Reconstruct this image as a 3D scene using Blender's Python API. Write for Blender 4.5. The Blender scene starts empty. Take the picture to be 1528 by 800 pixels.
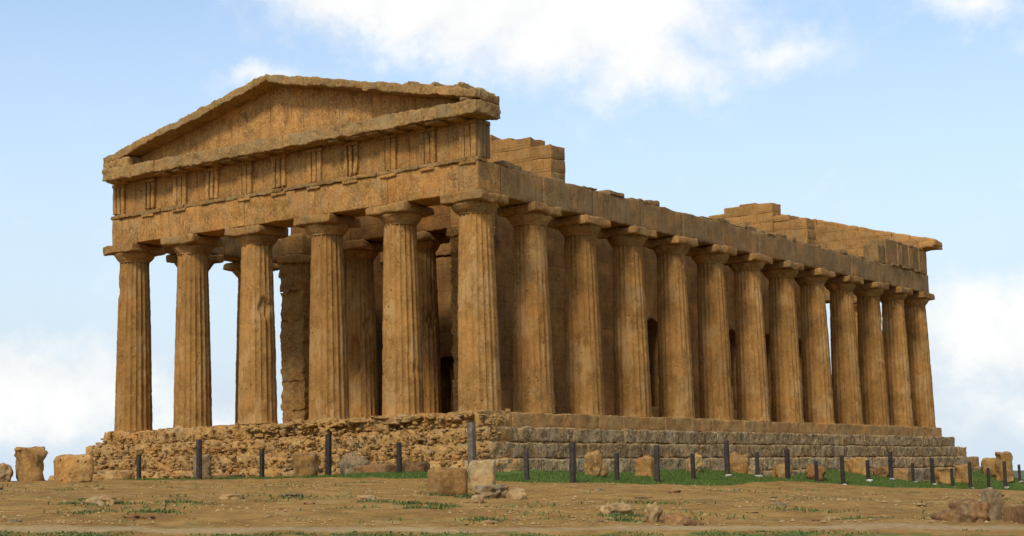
import bpy, bmesh, math, random
import numpy as np
from mathutils import Vector, Matrix
random.seed(7)
scene = bpy.context.scene
rad = math.radians

# =====================================================================
#  CAMERA, SKY, SUN, EXPOSURE
# =====================================================================
CAMPOS = (27.98, -39.17, -2.157)
YAW, PITCH, ROLL, FPX = -0.6008, 0.1331, -0.0259, 2384.6
fw = Vector((math.sin(YAW) * math.cos(PITCH), math.cos(YAW) * math.cos(PITCH), math.sin(PITCH)))
rt = Vector((math.cos(YAW), -math.sin(YAW), 0)); up = rt.cross(fw)
rt2 = rt * math.cos(ROLL) + up * math.sin(ROLL); up2 = -rt * math.sin(ROLL) + up * math.cos(ROLL)
cd = bpy.data.cameras.new('camera'); cam = bpy.data.objects.new('camera', cd)
scene.collection.objects.link(cam)
cam.matrix_world = Matrix(((rt2.x, up2.x, -fw.x, CAMPOS[0]), (rt2.y, up2.y, -fw.y, CAMPOS[1]), (rt2.z, up2.z, -fw.z, CAMPOS[2]), (0, 0, 0, 1)))
cd.sensor_width = 36; cd.lens = FPX / 1528 * 36
cd.clip_start = 0.1; cd.clip_end = 12000
scene.camera = cam
scene.view_settings.view_transform = 'Standard'; scene.view_settings.look = 'None'
scene.view_settings.exposure = 0.25; scene.view_settings.gamma = 1.0

SUN_AZ = rad(167)      # compass-style, clockwise from +Y : the sun stands high behind the viewer
SUN_EL = rad(44)
SUN_STRENGTH = 2.3
SKY_STRENGTH = 0.105
CLOUD_VALUE = 8.2
sd = Vector((math.sin(SUN_AZ) * math.cos(SUN_EL), math.cos(SUN_AZ) * math.cos(SUN_EL), math.sin(SUN_EL)))
sl = bpy.data.lights.new('sun', 'SUN'); sl.energy = SUN_STRENGTH; sl.angle = rad(11); sl.color = (1.0, 0.94, 0.84)
so = bpy.data.objects.new('sun', sl); scene.collection.objects.link(so)
so.rotation_euler = sd.to_track_quat('Z', 'Y').to_euler()

world = bpy.data.worlds.new('World'); scene.world = world; world.use_nodes = True
wn = world.node_tree.nodes; wl = world.node_tree.links; wn.clear()
def WN(t, **k):
    n = wn.new(t)
    for a, b in k.items(): setattr(n, a, b)
    return n
def wmath(op, a, b=None, c=None, clamp=False):
    n = wn.new('ShaderNodeMath'); n.operation = op; n.use_clamp = clamp
    for i, v in enumerate((a, b, c)):
        if v is None: continue
        if isinstance(v, (int, float)): n.inputs[i].default_value = v
        else: wl.new(v, n.inputs[i])
    return n.outputs[0]
sky = WN('ShaderNodeTexSky', sky_type='NISHITA'); sky.sun_disc = False
sky.sun_elevation = SUN_EL; sky.sun_rotation = SUN_AZ
sky.air_density = 1.0; sky.dust_density = 0.6; sky.ozone_density = 1.5
tc = WN('ShaderNodeTexCoord'); D = tc.outputs['Generated']
def wnoise(scale, detail, rough=0.55, vec=None, dist=0.0):
    n = WN('ShaderNodeTexNoise'); n.inputs['Scale'].default_value = scale; n.inputs['Detail'].default_value = detail
    n.inputs['Roughness'].default_value = rough; n.inputs['Distortion'].default_value = dist
    wl.new(vec or D, n.inputs['Vector']); return n
def wdot(v, vec):
    n = WN('ShaderNodeVectorMath', operation='DOT_PRODUCT'); wl.new(v, n.inputs[0]); n.inputs[1].default_value = vec; return n.outputs['Value']
# warped direction so cloud edges billow
w1 = wnoise(12, 8, 0.65)
sub = WN('ShaderNodeVectorMath', operation='SUBTRACT'); wl.new(w1.outputs['Color'], sub.inputs[0]); sub.inputs[1].default_value = (.5, .5, .5)
scl = WN('ShaderNodeVectorMath', operation='SCALE'); wl.new(sub.outputs[0], scl.inputs[0]); scl.inputs['Scale'].default_value = 0.075
add = WN('ShaderNodeVectorMath', operation='ADD'); wl.new(D, add.inputs[0]); wl.new(scl.outputs[0], add.inputs[1])
DW = add.outputs[0]
# each cloud: azimuth (deg), elevation (deg), half width, half height (deg), density
CLOUDS = [(-36.5, 17.8, 9.0, 3.2, 1.25), (-31.0, 16.4, 8.0, 3.0, 1.15), (-29.0, 14.6, 4.5, 2.0, .85), (-39.5, 16.8, 5.0, 2.2, 1.05), (-43.1, 14.3, 2.3, 0.9, .62), (-24.6, 14.8, 3.6, 1.6, .62),
          (-23.0, 18.9, 10.0, 2.5, 1.05), (-15.0, 18.8, 8.0, 1.7, .95), (-17.6, 15.8, 3.4, 1.3, .7), (-14.2, 14.0, 2.8, 1.1, .55), (-14.8, 9.5, 1.8, 1.2, .65),
          (-51, 3.4, 6.5, 2.6, 1.0), (-45.5, 1.9, 5.5, 2.0, .85), (-17.0, 4.8, 6.5, 2.4, 1.0), (-13, 2.2, 8, 2.0, .85),
          (-95, 25, 25, 9, 1.3), (-150, 35, 30, 12, 1.3), (150, 30, 25, 12, 1.3), (100, 22, 22, 9, 1.3), (45, 18, 20, 7, 1.2), (-100, 60, 25, 16, 1.2), (60, 60, 30, 15, 1.2)]
acc = None
for az, el, hw, hh, den in CLOUDS:
    a, e = rad(az), rad(el)
    c = Vector((math.sin(a) * math.cos(e), math.cos(a) * math.cos(e), math.sin(e)))
    R_ = Vector((math.cos(a), -math.sin(a), 0)); U_ = R_.cross(c)
    x = wmath('DIVIDE', wdot(DW, R_), rad(hw)); y = wmath('DIVIDE', wdot(DW, U_), rad(hh))
    front = wmath('GREATER_THAN', wdot(D, c), 0.0)
    r2 = wmath('ADD', wmath('MULTIPLY', x, x), wmath('MULTIPLY', y, y))
    v = wmath('MULTIPLY', wmath('SUBTRACT', 1.0, wmath('SQRT', r2), clamp=True), den)
    v = wmath('MULTIPLY', v, front)
    acc = v if acc is None else wmath('MAXIMUM', acc, v)
n2 = wnoise(26, 8, 0.62)
n3 = wnoise(7, 6, 0.6)
body = wmath('ADD', acc, wmath('MULTIPLY', wmath('SUBTRACT', n2.outputs['Fac'], 0.5), 0.85))
body = wmath('ADD', body, wmath('MULTIPLY', wmath('SUBTRACT', n3.outputs['Fac'], 0.5), 0.35))
mr = WN('ShaderNodeMapRange', interpolation_type='SMOOTHSTEP'); wl.new(body, mr.inputs[0])
mr.inputs[1].default_value = 0.02; mr.inputs[2].default_value = 0.78
# thin veil growing toward the horizon
sepz = wdot(D, (0, 0, 1))
veil = WN('ShaderNodeMapRange'); wl.new(sepz, veil.inputs[0]); veil.inputs[1].default_value = 0.38; veil.inputs[2].default_value = 0.06
veil.inputs[3].default_value = 0.0; veil.inputs[4].default_value = 1.0
veiln = wmath('MULTIPLY', veil.outputs[0], wmath('ADD', 0.75, wmath('MULTIPLY', n3.outputs['Fac'], 0.5)), clamp=True)
skyt = WN('ShaderNodeMix', data_type='RGBA', blend_type='MULTIPLY'); skyt.inputs['Factor'].default_value = 1.0
wl.new(sky.outputs[0], skyt.inputs['A']); SKYTINT = skyt.inputs['B']; SKYTINT.default_value = (1.54, 1.58, 1.60, 1)
m1 = WN('ShaderNodeMix', data_type='RGBA'); wl.new(veiln, m1.inputs['Factor']); wl.new(skyt.outputs['Result'], m1.inputs['A'])
m1.inputs['B'].default_value = (0.66 * CLOUD_VALUE, 0.77 * CLOUD_VALUE, 0.87 * CLOUD_VALUE, 1)
# cloud colour: bright tops, a little greyer where thick
cr = WN('ShaderNodeMix', data_type='RGBA'); wl.new(n2.outputs['Fac'], cr.inputs['Factor'])
cr.inputs['A'].default_value = (0.80 * CLOUD_VALUE, 0.83 * CLOUD_VALUE, 0.87 * CLOUD_VALUE, 1)
cr.inputs['B'].default_value = (1.12 * CLOUD_VALUE, 1.11 * CLOUD_VALUE, 1.06 * CLOUD_VALUE, 1)
m2 = WN('ShaderNodeMix', data_type='RGBA'); wl.new(mr.outputs[0], m2.inputs['Factor']); wl.new(m1.outputs['Result'], m2.inputs['A']); wl.new(cr.outputs['Result'], m2.inputs['B'])
bg = WN('ShaderNodeBackground'); wl.new(m2.outputs['Result'], bg.inputs['Color']); bg.inputs['Strength'].default_value = SKY_STRENGTH
wo = WN('ShaderNodeOutputWorld'); wl.new(bg.outputs[0], wo.inputs['Surface'])

# ---------- numpy noise ----------
def _h(ix, iy, iz, seed):
    n = (ix * 374761393 + iy * 668265263 + iz * 2147483647 + seed * 1274126177) & 0xFFFFFFFF
    n = ((n ^ (n >> 13)) * 1274126177) & 0xFFFFFFFF
    n = ((n ^ (n >> 16)) * 2246822519) & 0xFFFFFFFF
    n = n ^ (n >> 15)
    return (n & 0xFFFF) / 32767.5 - 1.0
def vnoise(p, seed=0):
    p = np.asarray(p, float)
    i = np.floor(p).astype(np.int64); f = p - i
    f = f * f * f * (f * (f * 6 - 15) + 10)
    out = 0
    for dx in (0, 1):
        wx = f[..., 0] if dx else 1 - f[..., 0]
        for dy in (0, 1):
            wy = f[..., 1] if dy else 1 - f[..., 1]
            for dz in (0, 1):
                wz = f[..., 2] if dz else 1 - f[..., 2]
                out = out + wx * wy * wz * _h(i[..., 0] + dx, i[..., 1] + dy, i[..., 2] + dz, seed)
    return out
def fbm(p, seed=0, octv=4, gain=0.5):
    p = np.asarray(p, float); a = 1.0; s = 0; t = 0
    for k in range(octv):
        s = s + a * vnoise(p * 2.03 ** k + k * 17.3, seed + k * 7); t += a; a *= gain
    return s / t
# ---------- terrain ----------
CAM = np.array([27.98, -39.17, -2.157])
FH = np.array([-0.5653, 0.8249]); RH = np.array([0.8249, 0.5653])
CP = []
for s, t, z in ((0, 0, -3.8), (0, -10, -3.7), (0, 12, -3.9), (-25, 0, -5.0), (10, 0, -3.25),
                (19, -6, -2.61), (19, 0, -2.79), (19, 6, -2.90), (30, -9, -2.12), (30, 0, -2.36), (30, 9.6, -2.80),
                (40, -13, -1.84), (37, -4, -2.08), (37, 3, -2.28), (50, 14, -2.74), (60, 24, -3.3), (45, 25, -3.4)):
    q = CAM[:2] + FH * s + RH * t; CP.append((q[0], q[1], z))
CP += [(-8, -4, -1.86), (-15.6, -4, -1.88), (-3, -4, -1.92), (2.5, -4, -2.02), (4, -1.4, -2.28), (4, 3.4, -2.30), (4, 12.6, -2.39),
       (4, 17.4, -2.61), (4, 26.9, -2.79), (4, 36.6, -3.02), (1.9, 0, -1.86), (1.9, 9, -1.90), (1.9, 20, -2.0), (1.9, 39, -2.18), (-8, -1.9, -1.95),
       (-18.6, -1.9, -1.95), (-18.8, 20, -2.1), (-8, 20, -2.1), (-8, 41, -2.2), (1.9, 45, -3.2), (-24, 0, -2.4), (-24, 40, -3), (-8, 52, -3.2), (9, 40, -3.9), (9, 20, -3.2)]
CP = np.array(CP)
def _U(r2): return np.where(r2 > 1e-9, 0.5 * r2 * np.log(np.maximum(r2, 1e-9)), 0)
_n = len(CP)
_A = np.zeros((_n + 3, _n + 3)); _d = ((CP[:, None, :2] - CP[None, :, :2]) ** 2).sum(-1)
_A[:_n, :_n] = _U(_d) + np.eye(_n) * 0.8; _A[:_n, _n] = 1; _A[:_n, _n + 1:] = CP[:, :2]; _A[_n:, :_n] = _A[:_n, _n:].T
_w = np.linalg.solve(_A, np.concatenate([CP[:, 2], [0, 0, 0]]))
def sstep(a, b, x):
    t = np.clip((x - a) / (b - a), 0, 1); return t * t * (3 - 2 * t)
def base_z(x, y):
    x = np.asarray(x, float); y = np.asarray(y, float)
    z = _w[_n] + _w[_n + 1] * x + _w[_n + 2] * y
    for k in range(_n):
        z = z + _w[k] * _U((x - CP[k, 0]) ** 2 + (y - CP[k, 1]) ** 2)
    d = np.hypot(x - 2, y - 4)
    m = sstep(50, 85, d)
    return np.clip(z, -7, -1.5) * (1 - m) + m * (-7.0)
def ground_z(x, y):
    x = np.asarray(x, float); y = np.asarray(y, float)
    z = base_z(x, y)
    p = np.stack([x, y, x * 0], -1)
    near = 1 - sstep(70, 120, np.hypot(x - 5, y))
    z = z + near * (0.05 * fbm(p * 0.45, 3, 3) + 0.03 * fbm(p * 1.9, 5, 3) + 0.012 * fbm(p * 6.5, 9, 2))
    return z

# =====================================================================
#  HELPERS
# =====================================================================
COL = scene.collection
def tag(o, label=None, cat=None, group=None, kind=None):
    if label: o['label'] = label
    if cat: o['category'] = cat
    if group: o['group'] = group
    if kind: o['kind'] = kind
    return o
def empty(name, loc):
    o = bpy.data.objects.new(name, None); COL.objects.link(o); o.location = loc; o.empty_display_size = 0.5
    return o
class MB:
    """collects vertices (world coordinates) and quads, built as ONE mesh object"""
    def __init__(s): s.v = []; s.f = []; s.n = 0
    def add(s, v, f):
        v = np.asarray(v, float); f = np.asarray(f, int)
        s.v.append(v); s.f.append(f + s.n); s.n += len(v)
    def mesh(s, name, mat, origin=(0, 0, 0), smooth=True):
        v = np.concatenate(s.v) - np.array(origin)
        me = bpy.data.meshes.new(name)
        quads = [f for f in s.f if f.shape[1] == 4]; tris = [f for f in s.f if f.shape[1] == 3]
        nq = sum(len(q) for q in quads); nt = sum(len(t) for t in tris)
        idx = np.concatenate([q.ravel() for q in quads] + [t.ravel() for t in tris]).astype(np.int32)
        me.vertices.add(len(v)); me.vertices.foreach_set('co', v.ravel().astype(np.float32))
        me.loops.add(len(idx)); me.loops.foreach_set('vertex_index', idx)
        me.polygons.add(nq + nt)
        st = np.concatenate([np.arange(nq) * 4, nq * 4 + np.arange(nt) * 3]).astype(np.int32)
        me.polygons.foreach_set('loop_start', st)
        me.update(calc_edges=True)
        bm = bmesh.new(); bm.from_mesh(me); bmesh.ops.remove_doubles(bm, verts=bm.verts, dist=1e-5); bm.to_mesh(me); bm.free()
        me.polygons.foreach_set('use_smooth', [smooth] * len(me.polygons))
        if mat: me.materials.append(mat)
        return me
    def build(s, name, mat, parent=None, loc=None, smooth=True):
        """loc: world origin of the object; parent must be unrotated"""
        if loc is None: loc = tuple(wloc(parent)) if parent else (0, 0, 0)
        o = bpy.data.objects.new(name, s.mesh(name, mat, loc, smooth)); COL.objects.link(o)
        if parent: o.parent = parent; o.location = Vector(loc) - wloc(parent)
        else: o.location = loc
        return o
def wloc(o):
    p = Vector((0, 0, 0))
    while o: p += o.location; o = o.parent
    return p
def cuts(h, seg, r):
    """non-uniform subdivision of [-h, h] with extra rows in the rounded edge"""
    r = min(r, h * 0.45)
    n = max(1, int(round(2 * (h - r) / seg)))
    mid = np.linspace(-(h - r), h - r, n + 1)
    return np.concatenate([[-h, -h + r * .45], mid, [h - r * .45, h]])
def rbox(mb, c, h, seg=0.15, r=0.04, amp=0.02, freq=2.0, seed=0, rot=0.0, fmap=None, tilt=(0, 0), rr=0.6, hi=0.3):
    """weathered block: rounded worn edges, surface displaced by 3-D noise. c centre, h half sizes"""
    c = np.array(c, float); h = np.array(h, float)
    r = min(r, h.min() * 0.8)
    A = [cuts(h[k], seg, r) for k in range(3)]
    V = []; F = []; n0 = 0
    for ax in range(3):
        a, b = (ax + 1) % 3, (ax + 2) % 3
        ga, gb = np.meshgrid(A[a], A[b], indexing='ij'); na, nb = ga.shape
        ii = np.arange(na * nb).reshape(na, nb)
        q = np.stack([ii[:-1, :-1], ii[1:, :-1], ii[1:, 1:], ii[:-1, 1:]], -1).reshape(-1, 4)
        for sgn in (-1, 1):
            P = np.zeros((na * nb, 3)); P[:, a] = ga.ravel(); P[:, b] = gb.ravel(); P[:, ax] = sgn * h[ax]
            V.append(P); F.append((q if sgn > 0 else q[:, ::-1]) + n0); n0 += na * nb
    V = np.concatenate(V); F = np.concatenate(F)
    sp = V * 1.0 + c
    rv = r * (1 + rr * vnoise(sp * 1.7 + 5.1, seed + 11))[:, None]
    rv = np.clip(rv, 0.1 * r, h.min() * 0.95)
    cl = np.clip(V, -(h - rv), (h - rv)); d = V - cl; L = np.linalg.norm(d, axis=1, keepdims=True)
    V = cl + d / np.maximum(L, 1e-6) * np.minimum(L, rv)
    if fmap is not None: V = fmap(V + c) - c
    sp = V + c
    if amp > 0:
        nz = np.stack([fbm(sp * freq + k * 31.7, seed + k, 4) for k in range(3)], -1)
        nz2 = np.stack([fbm(sp * freq * 4.5 + k * 13.7, seed + 5 + k, 2) for k in range(3)], -1)
        V = V + amp * nz * 1.6 + amp * hi * nz2
    if tilt[0] or tilt[1]:
        cx, sx = math.cos(tilt[0]), math.sin(tilt[0]); cy, sy = math.cos(tilt[1]), math.sin(tilt[1])
        V = V @ np.array([[1, 0, 0], [0, cx, sx], [0, -sx, cx]]) @ np.array([[cy, 0, -sy], [0, 1, 0], [sy, 0, cy]])
    if rot:
        co, si = math.cos(rot), math.sin(rot); V = V @ np.array([[co, si, 0], [-si, co, 0], [0, 0, 1]])
    mb.add(V + c, F)
def rock(mb, c, h, seed=0, n=14, amp=0.28, rot=0.0, sq=0.55):
    """rounded boulder / rubble lump; sq -> how boxy"""
    g = np.linspace(-1, 1, n); V = []; F = []; n0 = 0
    ga, gb = np.meshgrid(g, g, indexing='ij'); ii = np.arange(n * n).reshape(n, n)
    q = np.stack([ii[:-1, :-1], ii[1:, :-1], ii[1:, 1:], ii[:-1, 1:]], -1).reshape(-1, 4)
    for ax in range(3):
        a, b = (ax + 1) % 3, (ax + 2) % 3
        for sgn in (-1, 1):
            P = np.zeros((n * n, 3)); P[:, a] = ga.ravel(); P[:, b] = gb.ravel(); P[:, ax] = sgn
            V.append(P); F.append((q if sgn > 0 else q[:, ::-1]) + n0); n0 += n * n
    V = np.concatenate(V); F = np.concatenate(F)
    S = V / np.linalg.norm(V, axis=1, keepdims=True)
    V = S * (1 - sq) * 1.15 + V * sq
    o = seed * 3.71
    d = 1 + amp * fbm(S * 1.3 + o, seed, 3) * 1.4 + amp * .35 * fbm(S * 4.5 + o, seed + 3, 3)
    V = V * d[:, None] * np.array(h)
    if rot:
        co, si = math.cos(rot), math.sin(rot); V = V @ np.array([[co, si, 0], [-si, co, 0], [0, 0, 1]])
    mb.add(V + np.array(c), F)

# =====================================================================
#  MATERIALS
# =====================================================================
class NT:
    def __init__(s, name):
        s.m = bpy.data.materials.new(name); s.m.use_nodes = True
        s.n = s.m.node_tree.nodes; s.l = s.m.node_tree.links
        s.b = s.n['Principled BSDF']; s.b.inputs['Roughness'].default_value = 0.92
        s.b.inputs['Specular IOR Level'].default_value = 0.15
        t = s.n.new('ShaderNodeTexCoord'); oi = s.n.new('ShaderNodeObjectInfo')
        v = s.n.new('ShaderNodeVectorMath'); v.operation = 'MULTIPLY_ADD'
        cmb = s.n.new('ShaderNodeCombineXYZ')
        for k in range(3): s.l.new(oi.outputs['Random'], cmb.inputs[k])
        s.l.new(cmb.outputs[0], v.inputs[0]); v.inputs[1].default_value = (37, 53, 71); s.l.new(t.outputs['Object'], v.inputs[2])
        s.co = v.outputs[0]; s.raw = t.outputs['Object']; s.rnd = oi.outputs['Random']
    def map(s, scale, vec=None):
        m = s.n.new('ShaderNodeMapping'); m.inputs['Scale'].default_value = scale; s.l.new(vec or s.co, m.inputs['Vector']); return m.outputs[0]
    def noise(s, scale, detail=6, rough=.6, vec=None, dist=0):
        n = s.n.new('ShaderNodeTexNoise'); n.inputs['Scale'].default_value = scale; n.inputs['Detail'].default_value = detail
        n.inputs['Roughness'].default_value = rough; n.inputs['Distortion'].default_value = dist
        s.l.new(vec or s.co, n.inputs['Vector']); return n.outputs['Fac']
    def rng(s, v, a, b, c=0, d=1, smooth=True):
        n = s.n.new('ShaderNodeMapRange'); n.interpolation_type = 'SMOOTHSTEP' if smooth else 'LINEAR'
        s.l.new(v, n.inputs[0])
        for i, x in enumerate((a, b, c, d)): n.inputs[i + 1].default_value = x
        return n.outputs[0]
    def mix(s, f, a, b, mode='MIX'):
        n = s.n.new('ShaderNodeMix'); n.data_type = 'RGBA'; n.blend_type = mode
        for k, v in (('Factor', f), ('A', a), ('B', b)):
            if isinstance(v, (int, float)): n.inputs[k].default_value = v
            elif isinstance(v, tuple): n.inputs[k].default_value = (*v[:3], 1)
            else: s.l.new(v, n.inputs[k])
        return n.outputs['Result']
    def math(s, op, a, b=0.0, clamp=False):
        n = s.n.new('ShaderNodeMath'); n.operation = op; n.use_clamp = clamp
        for i, v in enumerate((a, b)):
            if isinstance(v, (int, float)): n.inputs[i].default_value = v
            else: s.l.new(v, n.inputs[i])
        return n.outputs[0]
    def grey(s, v):
        n = s.n.new('ShaderNodeCombineColor')
        for k in range(3): s.l.new(v, n.inputs[k])
        return n.outputs[0]
    def finish(s, col, height=None, strength=.5, dist=.03):
        s.l.new(col, s.b.inputs['Base Color']) if not isinstance(col, tuple) else None
        if height is not None:
            b = s.n.new('ShaderNodeBump'); b.inputs['Strength'].default_value = strength; b.inputs['Distance'].default_value = dist
            s.l.new(height, b.inputs['Height']); s.l.new(b.outputs[0], s.b.inputs['Normal'])
        return s.m
def stone(name, light, mid, dark, stain=(.42, .20, .06), stain_amt=.35, lich=(.30, .27, .20), lich_amt=.3, pits=.4, streak=0.0, bump=.6, dist=.03, courses=None, warm=(1.03, .90, .68)):
    t = NT(name)
    light, mid, dark, stain, lich = [tuple(a * b for a, b in zip(c, warm)) for c in (light, mid, dark, stain, lich)]
    big = t.noise(.45, 4, .6); med = t.noise(2.2, 8, .65, dist=.3); fine = t.noise(13, 5, .65); tiny = t.noise(45, 3, .6)
    c = t.mix(t.rng(med, .33, .67), dark, mid)
    c = t.mix(t.rng(fine, .42, .72, 0, .75), c, light)
    s1 = t.noise(.9, 6, .6, dist=.5)
    c = t.mix(t.math('MULTIPLY', t.rng(s1, .50, .64), stain_amt), c, stain)
    l1 = t.noise(1.3, 8, .7, vec=t.map((1, 1, .6)))
    c = t.mix(t.math('MULTIPLY', t.rng(l1, .52, .58), lich_amt), c, lich)
    d1 = t.noise(1.7, 9, .72, vec=t.map((1, 1, .7)), dist=.4)
    c = t.mix(t.math('MULTIPLY', t.rng(d1, .56, .64), .5), c, tuple(x * .6 for x in dark))
    h = t.math('ADD', t.math('MULTIPLY', med, .5), t.math('MULTIPLY', fine, .5))
    if streak > 0:
        sv = t.noise(2.6, 5, .65, vec=t.map((3.2, 3.2, .28)))
        c = t.mix(t.math('MULTIPLY', t.rng(sv, .50, .70), streak), c, tuple(x * .55 for x in dark))
    # dark little weathering holes
    vo = t.n.new('ShaderNodeTexVoronoi'); vo.inputs['Scale'].default_value = 6.5; t.l.new(t.mix(.12, t.co, t.noise(5)), vo.inputs['Vector'])
    hole = t.math('MULTIPLY', t.rng(vo.outputs['Distance'], .20, .05), t.rng(t.noise(1.1, 3), .48, .60))
    c = t.mix(t.math('MULTIPLY', hole, pits), c, tuple(x * .22 for x in dark))
    h = t.math('SUBTRACT', h, t.math('MULTIPLY', hole, .8))
    if courses:
        w, hh, amt = courses      # joints of a coursed wall, object x+y horizontally, z vertically
        sx = t.n.new('ShaderNodeSeparateXYZ'); t.l.new(t.raw, sx.inputs[0])
        cb = t.n.new('ShaderNodeCombineXYZ'); t.l.new(t.math('ADD', sx.outputs[0], sx.outputs[1]), cb.inputs[0]); t.l.new(sx.outputs[2], cb.inputs[1])
        br = t.n.new('ShaderNodeTexBrick'); t.l.new(cb.outputs[0], br.inputs['Vector'])
        br.inputs['Scale'].default_value = 1; br.inputs['Brick Width'].default_value = w; br.inputs['Row Height'].default_value = hh
        br.inputs['Mortar Size'].default_value = .012; br.inputs['Mortar Smooth'].default_value = .5
        br.inputs['Color1'].default_value = (1, 1, 1, 1); br.inputs['Color2'].default_value = (.80, .78, .74, 1); br.inputs['Mortar'].default_value = (.42, .40, .36, 1)
        c = t.mix(amt, c, t.mix(1.0, c, br.outputs['Color'], 'MULTIPLY'))
        h = t.math('SUBTRACT', h, t.math('MULTIPLY', br.outputs['Fac'], .7))
    g = t.rng(big, .3, .7, .80, 1.12, False)
    c = t.mix(1.0, c, t.grey(g), 'MULTIPLY')
    c = t.mix(1.0, c, t.mix(t.rnd, (.86, .84, .80), (1.10, 1.09, 1.10)), 'MULTIPLY')
    h = t.math('ADD', h, t.math('MULTIPLY', tiny, .15))
    return t.finish(c, h, bump, dist)

M = {}
M['front'] = stone('sandstone_front', (.58, .38, .165), (.41, .24, .09), (.22, .120, .042), stain_amt=.45, lich_amt=.2, pits=1.0, streak=.4, bump=.9)
M['cornice'] = stone('sandstone_cornice', (.46, .33, .17), (.34, .225, .10), (.19, .125, .055), stain_amt=.25, lich=(.25, .21, .13), lich_amt=.65, pits=.8, streak=.25, bump=.9)
M['column'] = stone('sandstone_column', (.44, .275, .115), (.34, .198, .070), (.235, .132, .045), stain=(.40, .215, .075), stain_amt=.42, lich=(.45, .345, .20), lich_amt=.36, pits=.8, streak=.4, bump=.9)
M['capital'] = stone('sandstone_capital', (.44, .29, .13), (.32, .198, .080), (.19, .110, .042), stain_amt=.3, lich=(.26, .20, .12), lich_amt=.5, pits=.7, streak=.2, bump=.8)
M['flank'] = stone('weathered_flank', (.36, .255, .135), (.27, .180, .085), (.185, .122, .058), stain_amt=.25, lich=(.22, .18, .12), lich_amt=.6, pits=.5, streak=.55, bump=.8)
M['wall'] = stone('shaded_cella_sandstone', (.29, .170, .068), (.22, .125, .048), (.14, .075, .028), stain_amt=.35, lich=(.25, .17, .09), lich_amt=.3, pits=.5, streak=.2, courses=(1.3, .52, .45))  # sandstone albedo lowered, interior shade is put into the colour
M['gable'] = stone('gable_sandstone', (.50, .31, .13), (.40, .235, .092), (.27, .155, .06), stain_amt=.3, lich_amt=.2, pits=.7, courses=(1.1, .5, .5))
M['step_grey'] = stone('lichen_step', (.70, .57, .37), (.38, .285, .165), (.11, .075, .042), stain=(.38, .20, .07), stain_amt=.35, lich=(.40, .36, .27), lich_amt=.6, pits=1.0, streak=.5, bump=1.0, dist=.05)
M['stylobate'] = stone('stylobate_stone', (.54, .37, .185), (.42, .275, .125), (.27, .165, .07), stain_amt=.4, lich=(.30, .24, .15), lich_amt=.4, pits=.8, bump=.9)
M['rubble'] = stone('rubble_stone', (.62, .45, .22), (.46, .30, .12), (.25, .145, .055), stain_amt=.45, lich=(.42, .34, .22), lich_amt=.5, pits=.9, bump=1.0, dist=.05)
M['rock_ochre'] = stone('ochre_rock', (.46, .31, .14), (.35, .215, .085), (.20, .115, .045), stain_amt=.35, lich=(.33, .27, .17), lich_amt=.3, pits=.6, bump=.8)
M['rock_pale'] = stone('pale_rock', (.55, .43, .26), (.42, .31, .17), (.24, .17, .09), stain_amt=.2, lich=(.40, .36, .27), lich_amt=.4, pits=.6, bump=.8)
M['rock_grey'] = stone('grey_rock', (.34, .28, .19), (.24, .19, .125), (.13, .10, .065), stain_amt=.2, lich=(.27, .26, .21), lich_amt=.6, pits=.6, bump=.8)
M['rock_red'] = stone('red_rock', (.33, .22, .12), (.22, .135, .07), (.12, .07, .038), stain_amt=.3, lich_amt=.2, pits=.5, bump=.8)

def ground_mat():
    t = NT('earth'); a = t.n.new('ShaderNodeAttribute'); a.attribute_name = 'cover'
    sp = t.n.new('ShaderNodeSeparateColor'); t.l.new(a.outputs['Color'], sp.inputs[0])
    grass, path, far = sp.outputs[0], sp.outputs[1], sp.outputs[2]
    big = t.noise(.22, 5, .6, vec=t.raw); med = t.noise(1.4, 7, .65, vec=t.raw, dist=.4); fine = t.noise(9, 6, .7, vec=t.raw); tiny = t.noise(60, 3, .6, vec=t.raw)
    c = t.mix(t.rng(med, .34, .66), (.225, .110, .020), (.34, .185, .042))
    c = t.mix(t.rng(fine, .50, .72, 0, .6), c, (.43, .265, .085))
    c = t.mix(t.rng(fine, .46, .30, 0, .6), c, (.12, .062, .02))
    st = t.noise(1.1, 7, .7, vec=t.raw, dist=1.0)
    c = t.mix(t.rng(st, .53, .60, 0, .5), c, (.17, .082, .022))
    c = t.mix(t.rng(st, .45, .38, 0, .4), c, (.40, .27, .10))
    c = t.mix(t.rng(big, .52, .66, 0, .45), c, (.27, .145, .045))
    c = t.mix(t.rng(tiny, .58, .70, 0, .5), c, (.50, .36, .16))
    # thin scraps of green growing in the dirt
    gp = t.math('MULTIPLY', t.rng(t.noise(.75, 6, .7, vec=t.raw), .54, .62), t.rng(t.noise(5, 4, .7, vec=t.raw), .44, .56))
    c = t.mix(t.math('MULTIPLY', gp, .55), c, (.10, .105, .03))
    c = t.mix(t.math('MULTIPLY', path, .85), c, t.mix(t.rng(fine, .3, .7), (.36, .26, .13), (.50, .38, .21)))
    gn = t.math('ADD', grass, t.math('MULTIPLY', t.math('SUBTRACT', t.noise(2.0, 6, .7, vec=t.raw), .5), 1.3))
    gf = t.rng(gn, .38, .60)
    gc = t.mix(t.rng(t.noise(6, 4, .6, vec=t.raw), .3, .7), (.050, .090, .014), (.12, .160, .030))
    c = t.mix(gf, c, gc)
    c = t.mix(far, c, t.mix(t.rng(t.noise(.03, 5, .6, vec=t.raw), .4, .6), (.07, .085, .04), (.15, .13, .075)))
    h = t.math('ADD', t.math('MULTIPLY', fine, .6), t.math('MULTIPLY', tiny, .3))
    return t.finish(c, h, .8, .035)
M['ground'] = ground_mat()
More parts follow.
